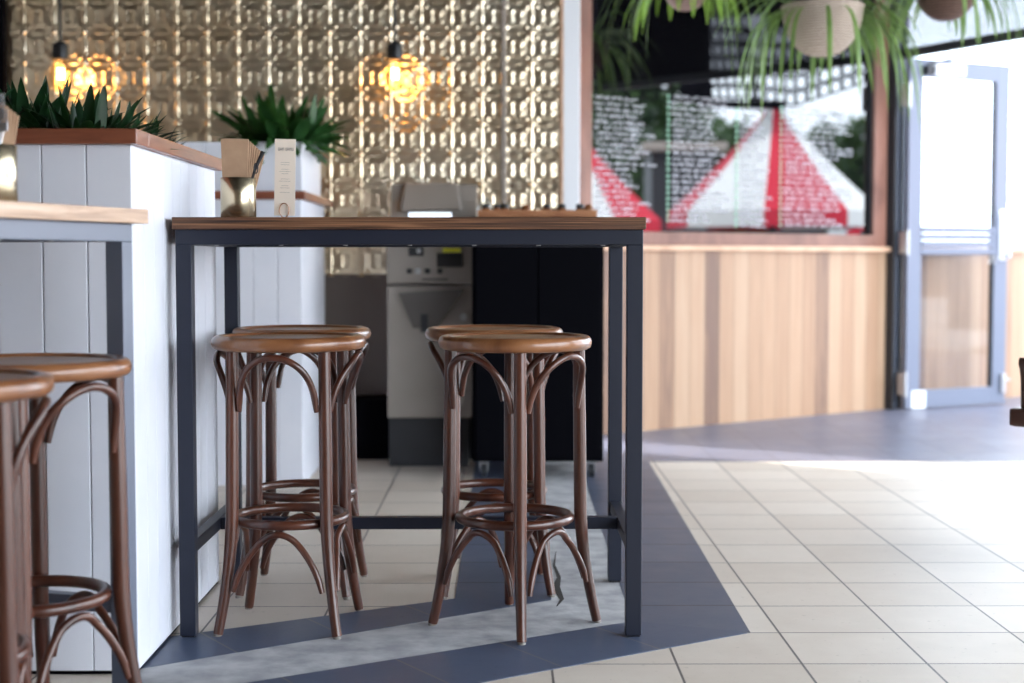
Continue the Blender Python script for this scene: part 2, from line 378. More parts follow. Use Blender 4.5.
# window wall (local frame: x along wall, y away from the room)
ww = sempty('wall_right', (W0.x, W0.y, 0), WA)
bm = B(); box(bm, -.5, 2.08, 0, .12, 0, 1.012); obj('cladding', bm, 'clad', ww)
bm = B(); box(bm, 2.2, 7.5, 0, .12, 0, 1.012); obj('cladding', bm, 'clad', ww)
bm = B(); box(bm, -.5, 2.085, -.035, .13, 1.012, 1.043, .004); box(bm, 2.2, 7.5, -.035, .13, 1.012, 1.043, .004); obj('ledge', bm, 'ledge', ww)
w1 = sempty('window_1', (W0.x, W0.y, 0), WA)
bm = B(); box(bm, -.47, -.387, -.01, .1, 1.043, 3.0, .004); box(bm, 1.936, 2.06, -.01, .1, 1.043, 3.0, .004)
box(bm, -.387, 1.936, -.01, .1, 1.043, 1.118, .004); box(bm, -.387, 1.936, -.01, .1, 2.9, 3.0)
obj('window_frame', bm, 'framewood', w1)
bm = B(); box(bm, 1.924, 1.936, .01, .06, 1.118, 2.9); box(bm, -.387, -.38, .01, .06, 1.118, 2.9); obj('gasket', bm, 'alud', w1)
bm = B(); box(bm, -.38, 1.924, .03, .04, 1.118, 2.9); obj('window_glass', bm, 'mirrorglass', w1)
w2 = sempty('window_2', (W0.x, W0.y, 0), WA)
bm = B(); box(bm, 2.2, 7.5, .05, .06, 1.043, 3.0); obj('window_glass', bm, 'glass', w2)
bm = B(); box(bm, 2.2, 2.26, -.01, .1, 1.043, 3.0, .004); box(bm, 7.44, 7.5, -.01, .1, 1.043, 3.0, .004); obj('window_frame', bm, 'alu', w2)
# handwritten lettering on the glass
def s_at(px):
    r = ray(px, 260); t = r.x/r.y
    return (t*W0.y - W0.x)/(WD.x - t*WD.y)
def z_at(px, py):
    s = s_at(px); Y = W0.y + WD.y*s; return atY(px, py, Y).z
rnd = random.Random(3)
def stroke(bm, a, b, w):
    d = Vector((b[0]-a[0], b[1]-a[1])); 
    if d.length < 1e-5: return
    n = Vector((-d.y, d.x)).normalized()*w/2; d = d.normalized()*w*.3
    q = [(a[0]-d.x+n.x, a[1]-d.y+n.y), (a[0]-d.x-n.x, a[1]-d.y-n.y), (b[0]+d.x-n.x, b[1]+d.y-n.y), (b[0]+d.x+n.x, b[1]+d.y+n.y)]
    v1 = [bm.verts.new((x, .027, z)) for x, z in q]; bm.faces.new(v1)
bw, bg = B(), B()
cols = [(597, 658, 100, 228, 0), (674, 736, 100, 226, 1), (742, 776, 112, 228, 1), (786, 862, 112, 228, 1)]
for ci, (xa, xb, ya, yb, grn) in enumerate(cols):
    sa, sb = s_at(xa), s_at(xb); zt = z_at((xa+xb)/2, ya); zb = z_at((xa+xb)/2, yb)
    z = zt; ri = 0
    while z > zb:
        x = sa + rnd.uniform(0, .02); end = sa + (sb-sa)*rnd.uniform(.5, .95); lh = rnd.uniform(.013, .018)
        if ci == 0 and ri in (6, 11): end = sb
        while x < end:
            for _ in range(rnd.randint(3, 8)):
                lw = rnd.uniform(.008, .014)
                pts = [(x, z+lh*rnd.random()*.9)] 
                for k in range(3): pts.append((x+lw*(k+1)/3*rnd.uniform(.7, 1.1), z+lh*rnd.choice((0, .35, 1, .9, rnd.random()))))
                for a, b in zip(pts, pts[1:]): stroke(bw, a, b, .0052)
                x += lw+.0035
                if x > end: break
            x += rnd.uniform(.012, .02)
        if True:
            gx = sa - .032; 
            if ci > 0 or ri < 8:
                for k in range(2): stroke(bg, (gx+k*.010, z), (gx+k*.010+rnd.uniform(0, .008), z+.015), .006)
                stroke(bg, (gx, z+.008), (gx+.018, z+.006), .006)
        z -= rnd.uniform(.029, .035); ri += 1
obj('menu_lettering', bw, 'chalk', w1, recalc=False); obj('menu_numbering', bg, 'green_ink', w1, recalc=False)

# post between window and door
po = sempty('trim_5', (W0.x, W0.y, 0), WA)
bm = B(); box(bm, 2.075, 2.10, -.06, .14, 0, 3.0, .003); box(bm, 2.135, 2.165, -.06, .14, 0, 3.0, .003); obj('post_bar', bm, 'alud', po)
bm = B(); box(bm, 2.10, 2.135, -.05, .14, 0, 3.0, .003); box(bm, 2.165, 2.2, -.03, .14, 0, 3.0, .003); obj('post_face', bm, 'alu', po)
# header beam + transom glass
def along(p0, d, L, z0, z1, t, name, m, off=0):
    o = sempty(name, (p0.x, p0.y, 0), math.atan2(d.y, d.x)); bm = B(); box(bm, off, L, -t/2, t/2, z0, z1, .003); c = obj(name.split('_')[0]+'_beam' if 'trim' in name else 'window_glass', bm, m, o); return o
along(HP0, hd, 2.5, 2.235, 2.29, .05, 'trim_6', 'alud')
along(HP0, hd, 2.5, 2.94, 3.0, .08, 'trim_7', 'alu')
M['transom'] = clearglass('transom_glass', (.385,.385,.395))
along(HP0, hd, 2.5, 2.29, 2.94, .012, 'window_3', 'transom')

# door leaf folded back
d0 = Vector((2.545, 9.54)); d1 = Vector((3.31, 9.93)); da = math.atan2(d1.y-d0.y, d1.x-d0.x); DL = (d1-d0).length; DH = 2.235
dr = sempty('door_1', (d0.x, d0.y, 0), da)
bm = B(); st = .115
box(bm, 0, st, -.02, .02, .01, DH, .004); box(bm, DL-st, DL, -.02, .02, .01, DH, .004)
box(bm, st, DL-st, -.02, .02, DH-.115, DH, .004); box(bm, st, DL-st, -.02, .02, .01, .125, .004)
obj('door_frame', bm, 'alu', dr)
bm = B()
for k in range(4): box(bm, st, DL-st, -.024-.004*(k % 2), .02, .995+k*.046, 1.037+k*.046, .004)
obj('mid_rail', bm, 'alu', dr)
bm = B(); box(bm, DL-st-.016, DL-st, -.012, .012, .125, DH-.115); box(bm, st, st+.006, -.012, .012, .125, DH-.115); obj('gasket', bm, 'alud', dr)
bm = B(); box(bm, st, DL-st, -.003, .003, .125, .995); box(bm, st, DL-st, -.003, .003, 1.18, DH-.115); obj('door_glass', bm, 'glass', dr)
bm = B(); cx = DL-.045
tube(bm, [(cx, -.07, 1.02), (cx, -.075, 1.25)], .016); tube(bm, [(cx+.03, -.02, 1.0), (cx+.01, -.07, .985), (cx, -.075, 1.02)], .014); tube(bm, [(cx, -.075, 1.25), (cx+.01, -.07, 1.275), (cx+.03, -.02, 1.265)], .014)
box(bm, cx-.035, cx+.03, -.03, -.02, .96, 1.29, .008)
obj('door_handle', bm, 'postwhite', dr, True)
bm = B(); box(bm, .16, .41, -.085, -.02, 2.13, 2.2, .01); obj('door_closer', bm, 'postwhite', dr)
bm = B(); box(bm, .10, .16, -.075, -.02, 2.13, 2.19, .01); tube(bm, [(.12,-.05,2.2), (.3,-.18,2.24), (.45,-.05,2.245)], .009); obj('closer_arm', bm, 'alud', dr)
bm = B(); tube(bm, [(DL-st-.03, -.03, .99), (DL-st-.06, -.035, .94), (DL-st-.01, -.03, .94), (DL-st-.005, -.03, .99)], .006); obj('pull_ring', bm, 'silver', dr, True)
bm = B(); box(bm, DL-.05, DL-.015, -.045, -.02, .08, .21, .006); tube(bm, [(DL-.03,-.04,.17), (DL-.0,-.06,.17)], .008); obj('door_bolt', bm, 'silver', dr)
bm = B(); box(bm, .05, .165, -.023, -.02, .01, .125); obj('paper_notice', bm, 'postwhite', dr)
for hz in (.17, 1.07, 2.0):
    bm = B(); box(bm, -.035, -.005, -.035, .02, hz-.07, hz+.07, .004); tube(bm, [(-.02,-.04,hz-.08), (-.02,-.04,hz+.08)], .012); obj('hinge', bm, 'silver', dr)

# ------------------------------------------------------------------ white boarded counters with caps
def boarded(x0, x1, y0, y1, z0, z1, parent, name='boarding', pitch=.102, sides='fr'):
    bm = B(); g = .004
    box(bm, x0+.012, x1-.012, y0+.012, y1, z0, z1)
    n = max(1, round((x1-x0)/pitch)); w = (x1-x0)/n
    x = x1
    while x > x0+.01:
        a = max(x0, x-pitch); box(bm, a+.001, x-.001 if x < x1 else x, y0, y0+.014, z0, z1, .0025); x -= pitch
    y = y0+.014
    while y < y1-.01:
        b = min(y1, y+pitch); box(bm, x1-.014, x1, y+.001, b-.001, z0, z1, .0025); y += pitch
    return obj(name, bm, 'white', parent)
pl = thing('planter_counter', 'long white boarded counter with brown timber cap beside the dark bar table', 'counter', (-1.6, 4.0, 0))
def P(o, t): o.location = -t.location; return o
P(boarded(-2.6, -.85, 3.43, 4.42, .010, 1.222, pl), pl)
bm = B(); box(bm, -2.6, -.856, 3.44, 4.42, 0, .010); P(obj('plinth', bm, 'black', pl), pl)
bm = B(); z0, z1 = 1.222, 1.257
box(bm, -2.62, -.832, 3.41, 3.53, z0, z1, .003); box(bm, -.93, -.832, 3.53, 4.44, z0, z1, .003); box(bm, -2.62, -.93, 4.35, 4.44, z0, z1, .003)
P(obj('timber_cap', bm, 'cap', pl), pl)
bm = B(); box(bm, -2.6, -.93, 3.53, 4.35, 1.2222, 1.228); P(obj('soil', bm, 'soil', pl), pl)

p2 = thing('counter_end', 'white boarded counter end with brown ledge below the big leafy plant', 'counter', (-1.2, 6.9, 0))
P(boarded(-1.9, -.86, 6.35, BY-.21, .0, 1.215, p2), p2)
bm = B(); box(bm, -1.92, -.84, 6.33, BY-.03, 1.215, 1.25, .004); P(obj('timber_ledge', bm, 'cap', p2), p2)
tr = thing('planter_trough', 'white boarded planter trough standing on the brown ledge', 'planter', (-1.2, 6.7, 1.25))
P(boarded(-1.75, -.862, 6.40, 7.05, 1.25, 1.46, tr, 'trough_wall'), tr)
bm = B(); box(bm, -1.73, -.88, 6.42, 7.03, 1.455, 1.463); P(obj('soil', bm, 'soil', tr), tr)

# leaves
def leaf(bm, base, az, el, L, w, droop, fold=.25, seg=7, twist=0):
    d = Vector((math.cos(az)*math.cos(el), math.sin(az)*math.cos(el), math.sin(el))); side = Vector((-math.sin(az), math.cos(az), 0))
    if twist: side = Matrix.Rotation(twist, 3, d) @ side
    p = Vector(base); prev = None
    for i in range(seg+1):
        t = i/seg; ww_ = w*(math.sin(PI*min(1, t*.93+.05))**.8)*.5 if i < seg else w*.02
        up = side.cross(d)
        c = bm.verts.new(p); l = bm.verts.new(p+side*ww_-up*-fold*ww_); r = bm.verts.new(p-side*ww_-up*-fold*ww_)
        if prev: bm.faces.new((prev[0], c, l, prev[1])); bm.faces.new((prev[2], r, c, prev[0]))
        prev = (c, l, r)
        p = p + d*(L/seg); d = (d + Vector((0,0,-droop/seg))).normalized()
def blade(bm, base, az, el, L, w, droop, seg=9):
    leaf(bm, base, az, el, L, w, droop, .3, seg)
def broadplant(bm, base, n, L, w, rng, spread=1.0, lo=.2, hi=1.35):
    for i in range(n):
        az = rng.uniform(0, 2*PI); el = rng.uniform(lo, hi); l = L*rng.uniform(.6, 1.05)
        b = Vector(base)+Vector((math.cos(az), math.sin(az), 0))*rng.uniform(0, .05)*spread
        leaf(bm, b, az, el, l, w*rng.uniform(.7, 1.1), rng.uniform(.4, 1.3), .3, 8, rng.uniform(-.5, .5))
rg = random.Random(11)
plist = [(-1.75,3.66,.13,'dark leafy plant at the far left of the counter planter'),
         (-1.58,3.78,.15,'dark leafy plant under the left pendant bulb, tallest in the planter'), (-1.39,3.70,.155,'dark leafy plant behind the front left part of the timber cap'),
         (-1.22,3.84,.145,'dark leafy plant in the middle of the long planter'), (-1.05,3.74,.12,'dark leafy plant just behind the cap corner of the long planter'),
         (-1.08,4.05,.12,'dark low plant beside the receding cap of the planter'), (-1.05,4.24,.095,'small dark plant at the rear end of the planter')]
for i, (x, y, l, lab) in enumerate(plist):
    bm = B(); broadplant(bm, (0,0,0), 130, l*1.4, .030, rg, 2.0, .2, 1.45)
    o = obj('leafy_plant', bm, 'leaf2', None, True, False); o.location = (x, y, 1.225); tag(o, lab, 'plant', 'dark plants in the long planter')
bm = B(); broadplant(bm, (0,0,0), 230, .25, .048, random.Random(5), 2.8, -.05, 1.5)
o = obj('broad_leaved_plant', bm, 'leaf', None, True, False); o.location = (-.97, 6.60, 1.462)
tag(o, 'big green broad leaved plant in the white trough behind the menu card', 'plant')

# ------------------------------------------------------------------ bar tables
def bar_table(name, label, L, D, wm, sm, loc, rz, mid_y=0.0, over=(.012,.012)):
    t = thing(name, label, 'table', loc, rz); s = .040; zt = 1.0365; rh = .0385
    for sx in (0, 1):
        for sy in (0, 1):
            bm = B(); x = sx*(L-s); y = sy*(D-s); box(bm, x, x+s, y, y+s, .006, zt-rh, .002); l = obj('leg', bm, sm, t)
            bm = B(); box(bm, x+.004, x+s-.004, y+.004, y+s-.004, 0, .006); obj('foot_pad', bm, 'blackplastic', l)
    bm = B(); box(bm, 0, L, 0, s, zt-rh, zt, .002); box(bm, 0, L, D-s, D, zt-rh, zt, .002); box(bm, 0, s, s, D-s, zt-rh, zt, .002); box(bm, L-s, L, s, D-s, zt-rh, zt, .002)
    obj('top_frame', bm, sm, t)
    for x in (0, L-s):
        bm = B(); box(bm, x+.005, x+s-.005, s, D-s, .212, .245, .002); obj('end_stretcher', bm, sm, t)
    bm = B(); box(bm, s-.005, L-s+.005, mid_y-.016, mid_y+.016, .212, .245, .002); obj('long_stretcher', bm, sm, t)
    bm = B(); x = -over[0]; n = 4; w = (D+2*over[1])/n
    for k in range(n): box(bm, -over[0], L+over[0], -over[1]+k*w, -over[1]+(k+1)*w-.0015, zt, zt+.0305, .002)
    obj('tabletop', bm, wm, t)
    for k in range(7):
        bm = B(); bx_ = .1+k*(L-.2)/6; lathe(bm, [(0, -.002), (.005, -.002), (.006, 0), (0, 0)], 10, (bx_, s*.5, zt-rh)); obj('screw', bm, 'silver', t)
    return t
T1X, T1Y = -.826, 3.768; T1L = 1.173; T1D = .69
t1 = bar_table('bar_table', 'narrow high bar table with dark timber top and navy steel frame, stools beneath', T1L, T1D, 'table', 'steel', (T1X, T1Y, 0), 0, 4.155-T1Y, (.006,.010))
# left table: local x along its long side, running towards the viewer
ang = math.atan2(-.954, -.3)
# its visible (right) long side: mirror by giving it local y to the left
F2 = Vector((-.785, 3.17))
t2 = bar_table('bar_table', 'high bar table with pale timber top at the left edge, close to the viewer', 1.17, .69, 'table2', 'steel2',
               (F2.x - .954*.69*0, F2.y, 0), 0, .34, (.03, .022))
# local x axis = direction towards viewer (-.3,-.954); local y = its left normal => (.954,-.3) is right; so flip: start from near end
near = F2 + Vector((-.3, -.954))*1.17
t2.location = (near.x, near.y, 0); t2.rotation_euler = (0, 0, math.atan2(.954, .3))

# ------------------------------------------------------------------ bentwood stools
def leg_bm(k):
    bm = B(); az = PI/4+k*PI/2; pts = []; rad = []
    for i in range(23):
        z = .007 + (.727-.007)*i/22
        if z > .32: r = .168 + (.727-z)*.012
        else: q = (.32-z)/.32; r = .1729 + .046*q**1.7
        pts.append((r*math.cos(az), r*math.sin(az), z))
        rad.append(.0125+.0045*min(1, z/.28) - .0012*max(0, (z-.5)/.22))
    tube(bm, pts, rad, 16); return bm
def arch_bm(k, zlo, zhi, rlo, rmid, da=.13, tr=.0088):
    bm = B(); a0 = PI/4+k*PI/2; pts = []; n = 26
    for i in range(n+1):
        t = i/n; s = math.sin(PI*t)
        az = a0 + da + (PI/2-2*da)*(.55*t + .45*(.5-.5*math.cos(PI*t)))
        z = zlo + (zhi-zlo)*s**.72 if s > 1e-6 else zlo
        r = rlo + (rmid-rlo)*min(1, s*1.25)
        pts.append((r*math.cos(az), r*math.sin(az), z))
    rad = [tr*(.72 if i in (0, n) else 1) for i in range(n+1)]
    tube(bm, pts, rad, 12); return bm
def make_stool(label):
    t = thing('bentwood_stool', label, 'stool')
    bm = B(); lathe(bm, [(.165,.728), (.188,.728), (.197,.733), (.2005,.742), (.2005,.749), (.198,.757), (.192,.7625), (.184,.7645), (.175,.7640), (.171,.7615), (.169,.757), (.165,.745), (.165,.728)], 72)
    seat = obj('seat', bm, 'seat', t, True)
    bm = B(); lathe(bm, [(0,.744), (.168,.744), (.169,.758), (.160,.7588), (.150,.757), (.06,.756), (0,.756)], 64); obj('seat_panel', bm, 'seatp', seat, True)
    for k in range(4):
        l = obj('leg', leg_bm(k), 'leg', t, True)
        az = PI/4+k*PI/2; bm = B(); lathe(bm, [(0,0), (.010,0), (.011,.004), (.010,.008), (0,.008)], 14, (.2188*math.cos(az), .2188*math.sin(az), 0)); obj('glide', bm, 'rubber', l, True)
    for k in range(4):
        obj('seat_brace', arch_bm(k, .575, .716, .163, .186, .13), 'leg', t, True)
    bm = B(); tube(bm, [(.144*math.cos(2*PI*i/64), .144*math.sin(2*PI*i/64), .286) for i in range(64)], .0125, 14, True); obj('foot_ring', bm, 'leg', t, True)
    for k in range(4):
        obj('lower_brace', arch_bm(k, .115, .262, .187, .140, .125), 'leg', t, True)
    return t
SG = 'bentwood bar stools'
s1 = make_stool('front stool of the left pair under the dark bar table')
s1.location = (-.566, 3.925, 0); s1.rotation_euler = (0,0,math.radians(-5)); s1['group'] = SG
dup(s1, (-.592, 4.37, 0), math.radians(-4), 'rear stool of the left pair, mostly hidden behind the front one', SG)
dup(s1, (.026, 3.915, 0), math.radians(49), 'front stool of the right pair, one leg turned towards the viewer', SG)
dup(s1, (-.032, 4.375, 0), math.radians(4), 'rear stool of the right pair, half behind the front one', SG)
dup(s1, (-.950, 2.985, 0), math.radians(12+45), 'stool at the left edge beside the pale topped table leg, the farther one', SG)
dup(s1, (-.975, 2.545, 0), math.radians(-30+45), 'nearest stool, cut off by the left edge of the picture', SG)

# ------------------------------------------------------------------ kiosk
KY = 6.93
kl = atY(387, 300, KY).x; kr = atY(473, 300, KY).x; kw = kr-kl; kc = (kl+kr)/2
ki = thing('cash_machine', 'grey cash machine against the pressed tin wall', 'cash machine', (kc, KY, 0))
def kz(py): return atY(430, py, KY).z
hw = kw/2
bm = B(); box(bm, -hw+.005, hw-.02, .02, .42, 0, kz(418), .006); obj('base', bm, 'greyd', ki)
bm = B(); box(bm, -hw, hw, 0, .42, kz(418), kz(285.5), .008); body = obj('body', bm, 'grey', ki)
bm = B(); box(bm, -hw, hw, -.01, .42, kz(283.5), kz(240), .008); pn = obj('control_panel', bm, 'grey', ki)
bm = B(); zt = kz(183); zb = kz(240)
def frust(bm, prof, x0, x1, inset):
    a = [bm.verts.new((x0+i, y, z)) for (y, z), i in zip(prof, inset)]; b = [bm.verts.new((x1-i, y, z)) for (y, z), i in zip(prof, inset)]
    n = len(prof); bm.faces.new(a); bm.faces.new(list(reversed(b)))
    for i in range(n): bm.faces.new((a[i], a[(i+1) % n], b[(i+1) % n], b[i]))
frust(bm, [(.03,zb), (.03,kz(217)), (.10,kz(200)), (.14,zt), (.36,zt), (.42,zb)], -hw+.015, hw+.015-.0, [0]*6)
obj('top_housing', bm, 'grey', ki)
bm = B()   # projecting hood, narrower at top
a = [(-hw+.06,.0,kz(211)), (hw-.05,.0,kz(211)), (hw-.07,.10,zt+.005), (-hw+.075,.10,zt+.005)]
b = [(-hw+.06,.09,kz(211)), (hw-.05,.09,kz(211)), (hw-.07,.16,zt+.005), (-hw+.075,.16,zt+.005)]
va = [bm.verts.new(p) for p in a]; vb = [bm.verts.new(p) for p in b]; bm.faces.new(va); bm.faces.new(vb[::-1])
for i in range(4): bm.faces.new((va[i], va[(i+1)%4], vb[(i+1)%4], vb[i]))
bmesh.ops.recalc_face_normals(bm, faces=bm.faces); bmesh.ops.bevel(bm, geom=bm.edges[:], offset=.01, segments=3, affect='EDGES'); obj('screen_hood', bm, 'grey', ki, True)
bm = B(); box(bm, -hw+.10, hw-.10, .022, .03, kz(226), kz(212.5)); obj('screen', bm, 'screen', ki)
def kx(px): return atY(px, 260, KY).x-kc
bm = B(); box(bm, kx(437), kx(463), -.022, -.01, kz(267), kz(253), .003); obj('card_reader', bm, 'blackplastic', ki)
bm = B(); box(bm, kx(443), kx(461), -.028, -.01, kz(252.5), kz(248), .002); obj('reader_light', bm, 'yellow', ki)
bm = B(); box(bm, kx(409), kx(424), -.018, -.01, kz(256), kz(247), .003); obj('lock_plate', bm, 'greyd', ki)
bm = B(); tube(bm, [(kx(419), -.01, kz(251)), (kx(419), -.026, kz(251))], .011); obj('lock', bm, 'silver', ki, True)
for px in (409.5, 418, 427.5, 440):
    bm = B(); box(bm, kx(px)-.012, kx(px)+.012, -.018, -.01, kz(273.5), kz(268.5), .003); obj('button', bm, 'blackplastic' if px != 418 else 'silver', ki)
bm = B(); box(bm, kx(422), kx(448), -.013, -.01, kz(280), kz(278.6)); obj('nameplate', bm, 'greyd', ki)
bm = B()   # dark inverted trapezoid tray
pts = [(kx(399), kz(293)), (kx(465), kz(289)), (kx(437), kz(328)), (kx(413), kz(328))]
va = [bm.verts.new((x, -.001, z)) for x, z in pts]; vb = [bm.verts.new((x, -.012 if i > 1 else -.03, z)) for i, (x, z) in enumerate(pts)]
bm.faces.new(va); bm.faces.new(vb[::-1])
for i in range(4): bm.faces.new((va[i], va[(i+1)%4], vb[(i+1)%4], vb[i]))
M['tray'] = mat('tray_grey', (.10,.088,.08), .4); obj('cash_tray', bm, 'tray', ki)
bm = B(); box(bm, kx(421), kx(428), -.025, -.012, kz(332), kz(314), .003); obj('tray_slot', bm, 'greyd', ki)
bm = B(); tube(bm, [(kx(463.5), -.001, kz(317)), (kx(463.5), -.014, kz(317))], .016); obj('door_lock', bm, 'silver', ki, True)

# ------------------------------------------------------------------ black cabinet on castors + tray
CY = 6.55; cl = atY(472, 260, CY).x; cr = atY(604, 260, CY).x; cz = 1.145
cb = thing('rolling_cabinet', 'tall black cabinet on castors behind the dark bar table', 'cabinet', ((cl+cr)/2, CY, 0)); hw2 = (cr-cl)/2
bm = B(); box(bm, -hw2, hw2, 0, .5, .075, cz, .006); obj('body', bm, 'black', cb)
bm = B(); box(bm, -hw2+.015, -.003, -.012, 0, .09, cz-.02, .003); obj('door', bm, 'black', cb)
bm = B(); box(bm, .003, hw2-.015, -.012, 0, .09, cz-.02, .003); obj('door', bm, 'black', cb)
for x in (-hw2+.05, hw2-.05):
    for y in (.05, .45):
        bm = B(); tube(bm, [(x-.012, y, .03), (x+.012, y, .03)], .03, 20); c_ = obj('castor', bm, 'greyd', cb, True)
        bm = B(); box(bm, x-.02, x+.02, y-.02, y+.02, .062, .076); box(bm, x-.02, x-.014, y-.012, y+.012, .028, .066); box(bm, x+.014, x+.02, y-.012, y+.012, .028, .066); obj('castor_fork', bm, 'silver', c_)
tx0, tx1 = atY(478, 215, 6.7).x, atY(596, 215, 6.7).x
ty = thing('wooden_tray', 'long low wooden tray of jars on top of the black cabinet', 'tray', ((tx0+tx1)/2, 6.62, cz)); hl = (tx1-tx0)/2
M['traywood'] = wood('tray_wood', (.28,.10,.04), (.45,.2,.09), (6,20,20), .4)
bm = B(); box(bm, -hl, hl, 0, .3, 0, .012, .002); box(bm, -hl, hl, 0, .012, .012, .035, .002); box(bm, -hl, hl, .288, .3, .012, .035, .002); box(bm, -hl, -hl+.012, .012, .288, .012, .035); box(bm, hl-.012, hl, .012, .288, .012, .035)
obj('tray_box', bm, 'traywood', ty)
jlabs = ['first small black lidded jar from the left in the wooden tray', 'second small black lidded jar from the left in the wooden tray', 'third small black lidded jar from the left in the wooden tray',
         'fourth small black lidded jar from the left in the wooden tray', 'fifth small black lidded jar from the left in the wooden tray', 'black lidded jar at the right end of the wooden tray']
M['jar'] = mat('amber_jar', (.22,.08,.03), .2)
j0 = None
for lab, px in zip(jlabs, (486, 497, 505, 547, 562, 580)):
    x = atY(px, 212, 6.72).x
    if j0 is None:
        j0 = thing('jar', lab, 'jar', (x, 6.72, cz+.012), 0, 'small jars in the wooden tray')
        bm = B(); lathe(bm, [(0,0), (.018,0), (.02,.004), (.02,.03), (.014,.036), (0,.036)], 20); obj('jar_body', bm, 'jar', j0, True)
        bm = B(); lathe(bm, [(0,.036), (.018,.036), (.018,.049), (.016,.052), (0,.052)], 20); obj('lid', bm, 'blackplastic', j0, True)
    else: dup(j0, (x, 6.72, cz+.012), 0, lab)
bm = B(); lathe(bm, [(0,0), (.025,0), (.03,.02), (.032,.055), (.024,.07), (.02,.085), (.0215,.085), (.026,.07), (.034,.055), (.032,.018), (.027,-.0)], 24)
o = obj('glass_tumbler', bm, 'glass', None, True); o.location = (atY(484, 212, 6.85).x, 6.85, cz+.012); tag(o, 'small clear glass at the left end of the wooden tray', 'glass')
for lab, px in (('amber squat jar without lid in the middle of the wooden tray', 529), ('amber squat jar near the right end of the wooden tray', 592)):
    bm = B(); lathe(bm, [(0,0), (.018,0), (.021,.006), (.021,.035), (.015,.042), (.013,.05), (0,.05)], 20)
    o = obj('amber_jar', bm, 'jar', None, True); o.location = (atY(px-1, 212, 6.7).x-.01, 6.7, cz+.012); tag(o, lab, 'jar')

# ------------------------------------------------------------------ things on the tables
ZT = 1.067
def cup(loc, label, rz=0, s=1.0):
    t = thing('cutlery_cup', label, 'cup', loc, rz)
    R = .0465*s; h = .110*s
    bm = B(); lathe(bm, [(0,.002), (0,0), (R-.003,0), (R,.003), (R,h-.001), (R-.001,h), (R-.003,h), (R-.003,.004), (0,.004)], 48); obj('cup_body', bm, 'brass', t, True)
    return t
cx_ = atY(238.5, 217, 3.99)
def napkins(loc, rz, label, n=8, hh=.208):
    t = thing('paper_napkins', label, 'napkins', loc, rz)
    rr = random.Random(2)
    for i in range(n):
        bm = B(); y = -.0+.0; lean = -.02+i*.055; w0, w1 = .026, .052 
        x0 = -.018+i*.006
        pts = [(-.036, 0), (.022, 0), (.030+i*.0052, hh-.002-i*.0055), (-.043+i*.009, hh)]
        yy = -.012+i*.0045
        va = [bm.verts.new((x, yy, z+.005)) for x, z in pts]; vb = [bm.verts.new((x+.001, yy+.0025, z+.005)) for x, z in pts]
        bm.faces.new(va); bm.faces.new(vb[::-1])
        for k in range(4): bm.faces.new((va[k], va[(k+1)%4], vb[(k+1)%4], vb[k]))
        obj('napkin', bm, 'kraft', t)
    return t
cup((cx_.x, 3.99, ZT), 'brushed brass cup of kraft paper sleeves on the dark bar table')
napkins((cx_.x, 3.99, ZT), 0, 'kraft paper sleeves fanned out in the brass cup on the dark bar table')
bm = B(); k = thing('fork', 'dark fork leaning out of the brass cup beside the kraft sleeves', 'fork', (cx_.x+.004, 3.975, ZT+.006))
tube(bm, [(.012,0,0), (.030,-.002,.08), (.044,-.004,.125), (.066,-.004,.172)], [.003,.003,.004,.006], 8, sx=.5); tube(bm, [(.047+.005*math.cos(a), -.006, .128+.013*math.sin(a)) for a in [2*PI*i/20 for i in range(20)]], .0018, 6, True); obj('fork_handle', bm, 'greyd', k, True)
# menu card clipped in a wire ring stand
mcx = atY(284.5, 215, 4.05).x
mh = thing('card_holder', 'small copper wire ring stand holding up the cream card', 'card holder', (mcx, 4.05, ZT))
bm = B(); lathe(bm, [(0,0), (.022,0), (.022,.004), (.018,.006), (0,.006)], 28); obj('stand_base', bm, 'silver', mh, True)
bm = B(); tube(bm, [(.013*math.cos(a), -.006, .026+.019*math.sin(a)) for a in [2*PI*i/32 for i in range(32)]], .0012, 8, True)
tube(bm, [(.013*math.cos(a), .004, .026+.019*math.sin(a)) for a in [2*PI*i/32 for i in range(32)]], .0012, 8, True)
obj('wire_ring', bm, 'ring', mh, True)
mcard = thing('menu_card', 'tall narrow cream menu card standing on the dark bar table', 'menu card', (mcx, 4.05, ZT+.012), 0)
bm = B(); box(bm, -.028, .028, -.0012, .0004, 0, .205); c = obj('card', bm, 'card', mcard); c.rotation_euler = (0, math.radians(1.2), 0)
bm = B(); rr = random.Random(9)
def tw(bm, x, z, w, h, th=.0016): box(bm, x, x+w, -.0017, -.0012, z, z+h)
# small heading: two illegible words in thin capitals
x = -.019
for wi, wl in enumerate((3, 4)):
    for q in range(wl):
        box(bm, x, x+.0012, -.0018, -.0012, .174, .182); box(bm, x+.0012, x+.0036, -.0018, -.0012, .174+.003*(q % 3), .1755+.003*(q % 3)); box(bm, x+.0034, x+.0044, -.0018, -.0012, .174, .182); x += .0056
    x += .003
for zz in (.142, .136, .124, .118, .112, .098, .092, .08, .074, .062):
    w = rr.uniform(.018, .032); box(bm, -w/2, w/2, -.0014, -.0012, zz, zz+.0007)
l_ = obj('printed_text', bm, 'ink', mcard); l_.rotation_euler = (0, math.radians(1.2), 0)
